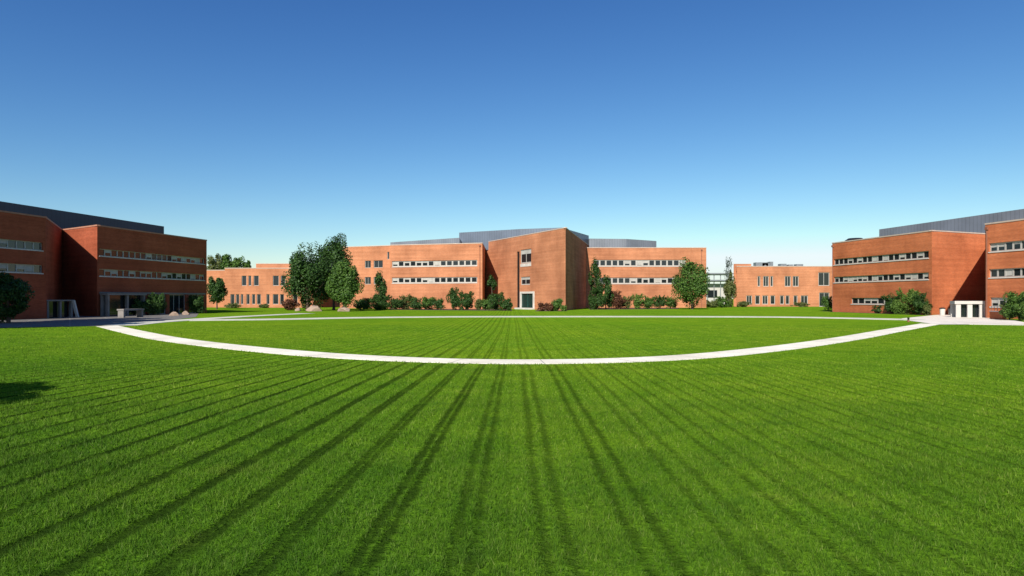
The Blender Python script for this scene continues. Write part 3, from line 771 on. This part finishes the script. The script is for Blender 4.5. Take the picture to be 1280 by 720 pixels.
def tree(name, label, px, d, cw, top, bottom, mat, nleaf=9000, nclump=34, size=0.36, shape='round', trunk_r=0.25, group=None, cat='tree', depth=None, loc=None, clump=0.34):
    """cw: crown width px, top / bottom rows of the crown in the photo; stands on the ground at depth d"""
    _seed[0] += 1; r = np.random.default_rng(_seed[0]); rr = random.Random(_seed[0])
    if loc is None:
        p = at(px, d); zt, zb = zat(top, d), zat(bottom, d); rx = cw*d/F/2
    else:
        p = Vector((loc[0], loc[1], 0)); zt, zb, rx = top, bottom, cw/2
    t = thing(name, label, cat, p, group)
    zc = (zt+zb)/2; rz = (zt-zb)/2
    mb = MB()
    mb.tube([(p.x, p.y, -.1), (p.x+.05, p.y, zb*.5+.1), (p.x-.05, p.y+.05, zb+rz*.5), (p.x+.1, p.y, zc+rz*.45)], [trunk_r*1.35, trunk_r, trunk_r*.75, trunk_r*.3], 8)
    for k in range(6):
        a = k*1.05+rr.uniform(-.3, .3); z0 = zb+rz*rr.uniform(.1, .8); l = rx*rr.uniform(.5, .8)
        mb.tube([(p.x, p.y, z0), (p.x+math.cos(a)*l*.5, p.y+math.sin(a)*l*.5, z0+rz*.25), (p.x+math.cos(a)*l, p.y+math.sin(a)*l, z0+rz*.55)], [trunk_r*.5, trunk_r*.33, trunk_r*.12], 5)
    mb.build('trunk', M['bark'], t)
    P, Nn = crown_points((p.x, p.y, zc), (rx, rx*0.95 if depth is None else depth, rz), nclump, nleaf, r, shape, clump)
    leaf_mesh('crown', P, Nn, size, mat, t, r)
    return t
TG = 'tall trees left of the centre building'
tree('broadleaf_tree', 'big dark green tree at the left of the tall group before the brick building', 384, 112, 54, 305, 384, M['leaf_dark'], 14000, 46, .34, group=TG)
tree('broadleaf_tree', 'tallest dark green tree, rounded top above all roofs left of centre', 417, 118, 52, 288, 382, M['leaf_dark'], 15000, 46, .36, 'egg', group=TG)
tree('broadleaf_tree', 'lighter green egg shaped tree in front of the tallest tree', 430, 108, 43, 322, 384, M['leaf_mid'], 11000, 38, .32, 'egg', group=TG)
tree('conifer_tree', 'thin dark conifer between the big trees and the brick wing', 474, 122, 28, 336, 386, M['leaf_dark'], 3600, 24, .32, 'cone', .14, clump=.3)
tree('broadleaf_tree', 'round dense green tree standing before the right end of the centre building', 865, 128, 46, 321, 385, M['leaf_mid'], 12000, 42, .34, 'egg')
tree('broadleaf_tree', 'dark small tree with bare lower stem in the corner beside the wedge block', 615, 122, 13, 344, 364, M['leaf_dark'], 1600, 14, .26, trunk_r=.1)
tree('broadleaf_tree', 'dark reddish green tree in the shadow right of the wedge block', 757, 130, 26, 338, 388, M['leaf_dark'], 4200, 26, .30, trunk_r=.12, clump=.26)
tree('broadleaf_tree', 'tall dark tree added as shadow against the wedge block right side', 744, 131, 22, 320, 389, M['leaf_dark'], 4200, 26, .3, trunk_r=.12, clump=.28)  # added tree, fills in for the block's shadow on the wing
tree('columnar_tree', 'olive green ivy like columnar tree at the left end of the far right low building', 912.5, 158, 15, 338, 385, M['leaf_olive'], 4500, 26, .36, trunk_r=.12)
tree('slender_tree', 'thin grey green tree rising behind the columnar tree', 911, 185, 15, 317, 362, M['leaf_grey'], 700, 16, .36, trunk_r=.12, clump=.26)
tree('broadleaf_tree', 'dark round tree beside the far corner of the left building', 271, 130, 25, 341, 383, M['leaf_dark'], 6000, 30, .34, trunk_r=.15)
BG = 'tree tops behind the far left low building'
for i, (px, cw, top, lab) in enumerate(((268, 24, 315, 'leftmost light tree top rising right beside the dark left building'), (283, 18, 315.5, 'middle dark tree top above the far left low roof'), (297, 22, 317, 'third tree top above the far left low roof'), (310, 13, 324, 'lowest small tree top above the far left low roof'))):
    tree('background_tree', lab, px, 190, cw, top, 352, M['leaf_olive'] if i == 0 else M['leaf_mid'], 3000, 18, .5, group=BG)
tree('broadleaf_tree', 'black looking tree in deep shade at the left edge', 10, 56, 56, 338, 402, M['leaf_dark'], 9000, 36, .22, 'egg', trunk_r=.16)
# unseen trees: group added to shade the forecourt; small one shadows the near lawn
OG = 'added shade trees beyond the left edge'
for i, (x, y, cw, zt, zb) in enumerate(((-39.8, 40.5, 7.2, 12, 6), (-42.6, 45.5, 7.0, 15, 7), (-46.8, 50, 6.6, 16, 8), (-47, 44, 9.4, 13.5, 4.5), (-45, 37, 9.0, 13, 4))):
    tree('broadleaf_tree', 'added unseen tree beyond the left edge that casts shade on the grey paving', 0, 0, cw, zt, zb, M['leaf_dark'], 9000, 40, .5, group=OG, loc=(x, y))
tree('small_tree', 'small flat crowned tree beyond the left edge whose shadow lies on the near lawn', 0, 0, 4.6, 6.6, 5.3, M['leaf_dark'], 12000, 34, .22, loc=(-15.4, 6.4), trunk_r=.1)

def shrub(label, px, d, wpx, hpx, mat, nleaf=900, size=.2, group=None, shape='round', name='shrub'):
    _seed[0] += 1; r = np.random.default_rng(_seed[0])
    p = at(px, d); w, h = wpx*1.2*d/F/2, hpx*1.05*d/F; nleaf = int(nleaf*2.4)
    t = thing(name, label, 'shrub', p, group)
    mb = MB()
    for k in range(5):
        a = k*1.3; mb.tube([(p.x, p.y, -.03), (p.x+math.cos(a)*w*.35, p.y+math.sin(a)*w*.35, h*.7)], [.04, .015], 5)
    mb.build('stem', M['bark'], t)
    P, Nn = crown_points((p.x, p.y, h*.50), (w, min(w, 1.6), h*.54), 26, nleaf, r, shape, .42, wild=True)
    for k in range(7):     # loose shoots standing out of the bush
        a, l = r.uniform(0, 6.28), r.uniform(.5, 1.0); n_ = max(12, nleaf//45)
        tt = r.uniform(.55, 1.0, n_)
        sp_ = np.stack([p.x+np.cos(a)*w*l*tt, p.y+np.sin(a)*min(w, 1.6)*l*tt, h*(.45+.72*tt*(1.15-l*.55))], 1)+r.normal(0, size*.5, (n_, 3))
        P = np.concatenate([P, sp_]); Nn = np.concatenate([Nn, r.normal(0, 1, (n_, 3))])
    P[:, 2] = np.maximum(P[:, 2], 0.03)
    leaf_mesh('foliage', P, Nn, size, mat, t, r)
SG = 'shrubs along the centre building'
S = [(496, 124, 17, 12, 'leaf_dark', 'dark shrub at the left end of the bed below the left wing'),
     (508, 125, 15, 17, 'leaf_olive', 'olive upright shrub, second in the bed below the left wing'),
     (520, 124, 15, 13, 'leaf_dark', 'low dark shrub left of the pale gap below the left wing'),
     (533, 124, 17, 15, 'leaf_mid', 'mid green shrub under the middle of the left wing'),
     (547, 123, 15, 12, 'leaf_dark', 'low dark shrub just left of the tallest pair below the left wing'),
     (568, 122, 13, 25, 'leaf_dark', 'tall narrow dark shrub below the left wing windows'),
     (582, 121, 20, 21, 'leaf_dark', 'wide rounded dark shrub right of the tall narrow one'),
     (598, 119, 8, 12, 'leaf_olive', 'small olive shrub below the corner pillar'),
     (607, 118, 11, 12, 'leaf_mid', 'small green shrub under the bare stemmed dark tree'),
     (622, 115, 18, 20, 'leaf_dark', 'big dark shrub against the lower left of the wedge block'),
     (634, 114, 12, 13, 'leaf_dark', 'small dark shrub right of the big one by the wedge block'),
     (679, 110, 13, 9, 'leaf_red', 'rust brown shrub below the wedge block, left of a green one'),
     (688, 109.5, 9, 8, 'leaf_red', 'small rust shrub touching the green shrub of the wedge block'),
     (696.5, 109.5, 11, 14, 'leaf_mid', 'green upright shrub near the sharp corner of the wedge block'),
     (704.5, 109, 6, 6, 'leaf_light', 'tiny yellow green shrub at the sharp corner of the wedge block'),
     (747, 126, 16, 26, 'leaf_dark', 'broad dark shrub in the shadow right of the wedge block'),
     (770, 130, 18, 20, 'leaf_red', 'rust tinged shrub at the edge of the wedge block shadow'),
     (783, 133, 14, 14, 'leaf_olive', 'olive shrub below the right wing, nearest the shadow'),
     (797, 134, 15, 17, 'leaf_light', 'bright yellow green shrub below the right wing'),
     (811, 134, 14, 14, 'leaf_mid', 'mid green shrub below the middle of the right wing'),
     (825, 134, 15, 15, 'leaf_dark', 'dark shrub left of the round tree'),
     (838, 134, 12, 13, 'leaf_mid', 'small green shrub touching the round tree'),
     (458, 124, 14, 12, 'leaf_dark', 'dark shrub right of the light green tree'),
     (478, 119, 26, 17, 'leaf_dark', 'broad dark shrub at the foot of the thin conifer')]
for px, d, w, h, m_, lab in S: shrub(lab, px, d, w, h, M[m_], int(500+w*h*4), .22, SG)
SR = 'shrubs along the right building'
S = [(1035, 108, 13, 17, 'leaf_mid', 'round green shrub at the corner of the far right low building'),
     (1051, 106, 11, 18, 'leaf_dark', 'upright dark shrub at the far end of the right building'),
     (1066, 101, 13, 9, 'leaf_olive', 'low olive shrub below the far ground floor windows'),
     (1083, 98, 14, 8, 'leaf_olive', 'low shrub below the middle ground floor windows'),
     (1100, 94, 15, 9, 'leaf_dark', 'low dark shrub left of the feathery one'),
     (1116, 90, 22, 23, 'leaf_dark', 'large dark shrub in front of the right building'),
     (1133, 87, 24, 29, 'leaf_light', 'bright feathery shrub in front of the right building'),
     (1151, 84, 18, 25, 'leaf_dark', 'dark shrub beside the sunlit corner of the right building'),
     (1158, 83, 8, 11, 'leaf_olive', 'small olive shrub at the sunlit corner of the right building'),
     (1262, 64, 16, 19, 'leaf_olive', 'low olive shrub right of the ramp wall'),
     (1274, 63, 24, 31, 'leaf_mid', 'tall green shrub near the right edge'),
     (1292, 61, 24, 34, 'leaf_light', 'bright tall shrub cut by the right edge')]
for px, d, w, h, m_, lab in S: shrub(lab, px, d, w, h, M[m_], int(700+w*h*4), .15, SR)
SF = 'shrubs before the far low buildings'
S = [(890, 150, 18, 8, 'leaf_olive', 'low olive shrub in the gap before the white pavilion'),
     (902, 150, 16, 12, 'leaf_mid', 'green shrub at the foot of the columnar tree'),
     (930, 160, 14, 6, 'leaf_olive', 'low shrub below the left windows of the far right low building'),
     (1000, 162, 18, 5, 'leaf_olive', 'lowest shrub below the right windows of the far right low building'),
     (362, 118, 16, 12, 'leaf_red', 'rust shrub left of the big dark tree'),
     (450, 116, 14, 12, 'leaf_dark', 'dark shrub under the light green tree'),
     (290, 146, 14, 5, 'leaf_olive', 'low shrub below the left windows of the far left low building'),
     (330, 146, 12, 4, 'leaf_olive', 'low shrub below the middle windows of the far left low building')]
for px, d, w, h, m_, lab in S: shrub(lab, px, d, w, h, M[m_], int(500+w*h*4), .24, SF)
SL = 'shrubs along the left building'
S = [(178, 82, 20, 18, 'leaf_dark', 'dark shrub in shade right of the concrete table'),
     (197, 84, 18, 24, 'leaf_dark', 'tallest dark shrub in shade along the left building'),
     (246, 92, 18, 20, 'leaf_dark', 'dark shrub at the far corner of the left building')]
for px, d, w, h, m_, lab in S: shrub(lab, px, d, w, h, M[m_], int(700+w*h*4), .17, SL)

# planting beds under the shrubs
def bed(poly, label):
    if area(poly) < 0: poly = poly[::-1]
    mb = MB(); mb.face([(p[0], p[1], 0.006) for p in poly]); tag(mb.build('soil_bed', M['mulch']), label, 'soil bed', kind='structure')
bed([A2(484, 122), A2(640, 112), A2(640, 128), (-6, 131), (-26, 136.5)], 'brown soil bed below the left wing')
bed([A2(668, 108), A2(708, 108), A2(709, 114.5), A2(672, 122)], 'brown soil bed below the wedge block')
bed([A2(738, 123), A2(846, 131), A2(850, 147), A2(734, 147)], 'brown soil bed below the right wing')
bed([A2(1022, 106), A2(1164, 81.5), A2(1166, 84.5), A2(1040, 104)], 'brown soil bed below the right building')

# ------------------------------------------------------------------ light, sky, camera
AZ, EL = math.radians(18.5), math.radians(36.5)
s = Vector((-math.sin(AZ)*math.cos(EL), -math.cos(AZ)*math.cos(EL), math.sin(EL)))
sun = bpy.data.lights.new('sun', 'SUN'); sun.energy = 5.0; sun.angle = math.radians(0.5); sun.color = (1.0, 0.94, 0.84)
so = bpy.data.objects.new('sun', sun); COL.objects.link(so); so.rotation_euler = s.to_track_quat('Z', 'Y').to_euler(); so.location = s*100
world = bpy.data.worlds.new('World'); scene.world = world; world.use_nodes = True
nt = world.node_tree; bg = nt.nodes['Background']
sky = nt.nodes.new('ShaderNodeTexSky'); sky.sky_type = 'NISHITA'; sky.sun_disc = False
sky.sun_elevation = EL; sky.sun_rotation = math.pi+AZ
sky.altitude = 0; sky.air_density = 1.0; sky.dust_density = 0.4; sky.ozone_density = 3.0
# deeper, clearer blue overhead: each channel of the sky raised to a power of its own
sp = N(nt, 'ShaderNodeSeparateColor'); nt.links.new(sky.outputs[0], sp.inputs[0])
cb = N(nt, 'ShaderNodeCombineColor')
for i, (g, k) in enumerate(((1.70, 2.38), (1.41, 1.74), (1.016, 1.24))):
    v = math_(nt, 'MULTIPLY', math_(nt, 'POWER', math_(nt, 'MULTIPLY', sp.outputs[i], 0.07), g), k)
    v = math_(nt, 'MINIMUM', v, (0.60, 0.68, 0.70)[i])     # no white glare round the sun
    nt.links.new(math_(nt, 'MULTIPLY', v, 1/0.07), cb.inputs[i])
nt.links.new(cb.outputs[0], bg.inputs[0]); bg.inputs[1].default_value = 0.07

cam = bpy.data.cameras.new('camera'); co = bpy.data.objects.new('camera', cam); COL.objects.link(co)
co.location = (0, 0, EYE); co.rotation_euler = (math.pi/2, 0, 0)
cam.sensor_width = 36; cam.lens = 36*F/1280; cam.shift_y = (HOR-360)/1280
cam.clip_start = 0.1; cam.clip_end = 6000
scene.camera = co
vs = scene.view_settings; vs.view_transform = 'Standard'; vs.look = 'None'; vs.exposure = 0.5; vs.gamma = 1; vs.use_curve_mapping = False
scene.render.resolution_x, scene.render.resolution_y = 1024, 576
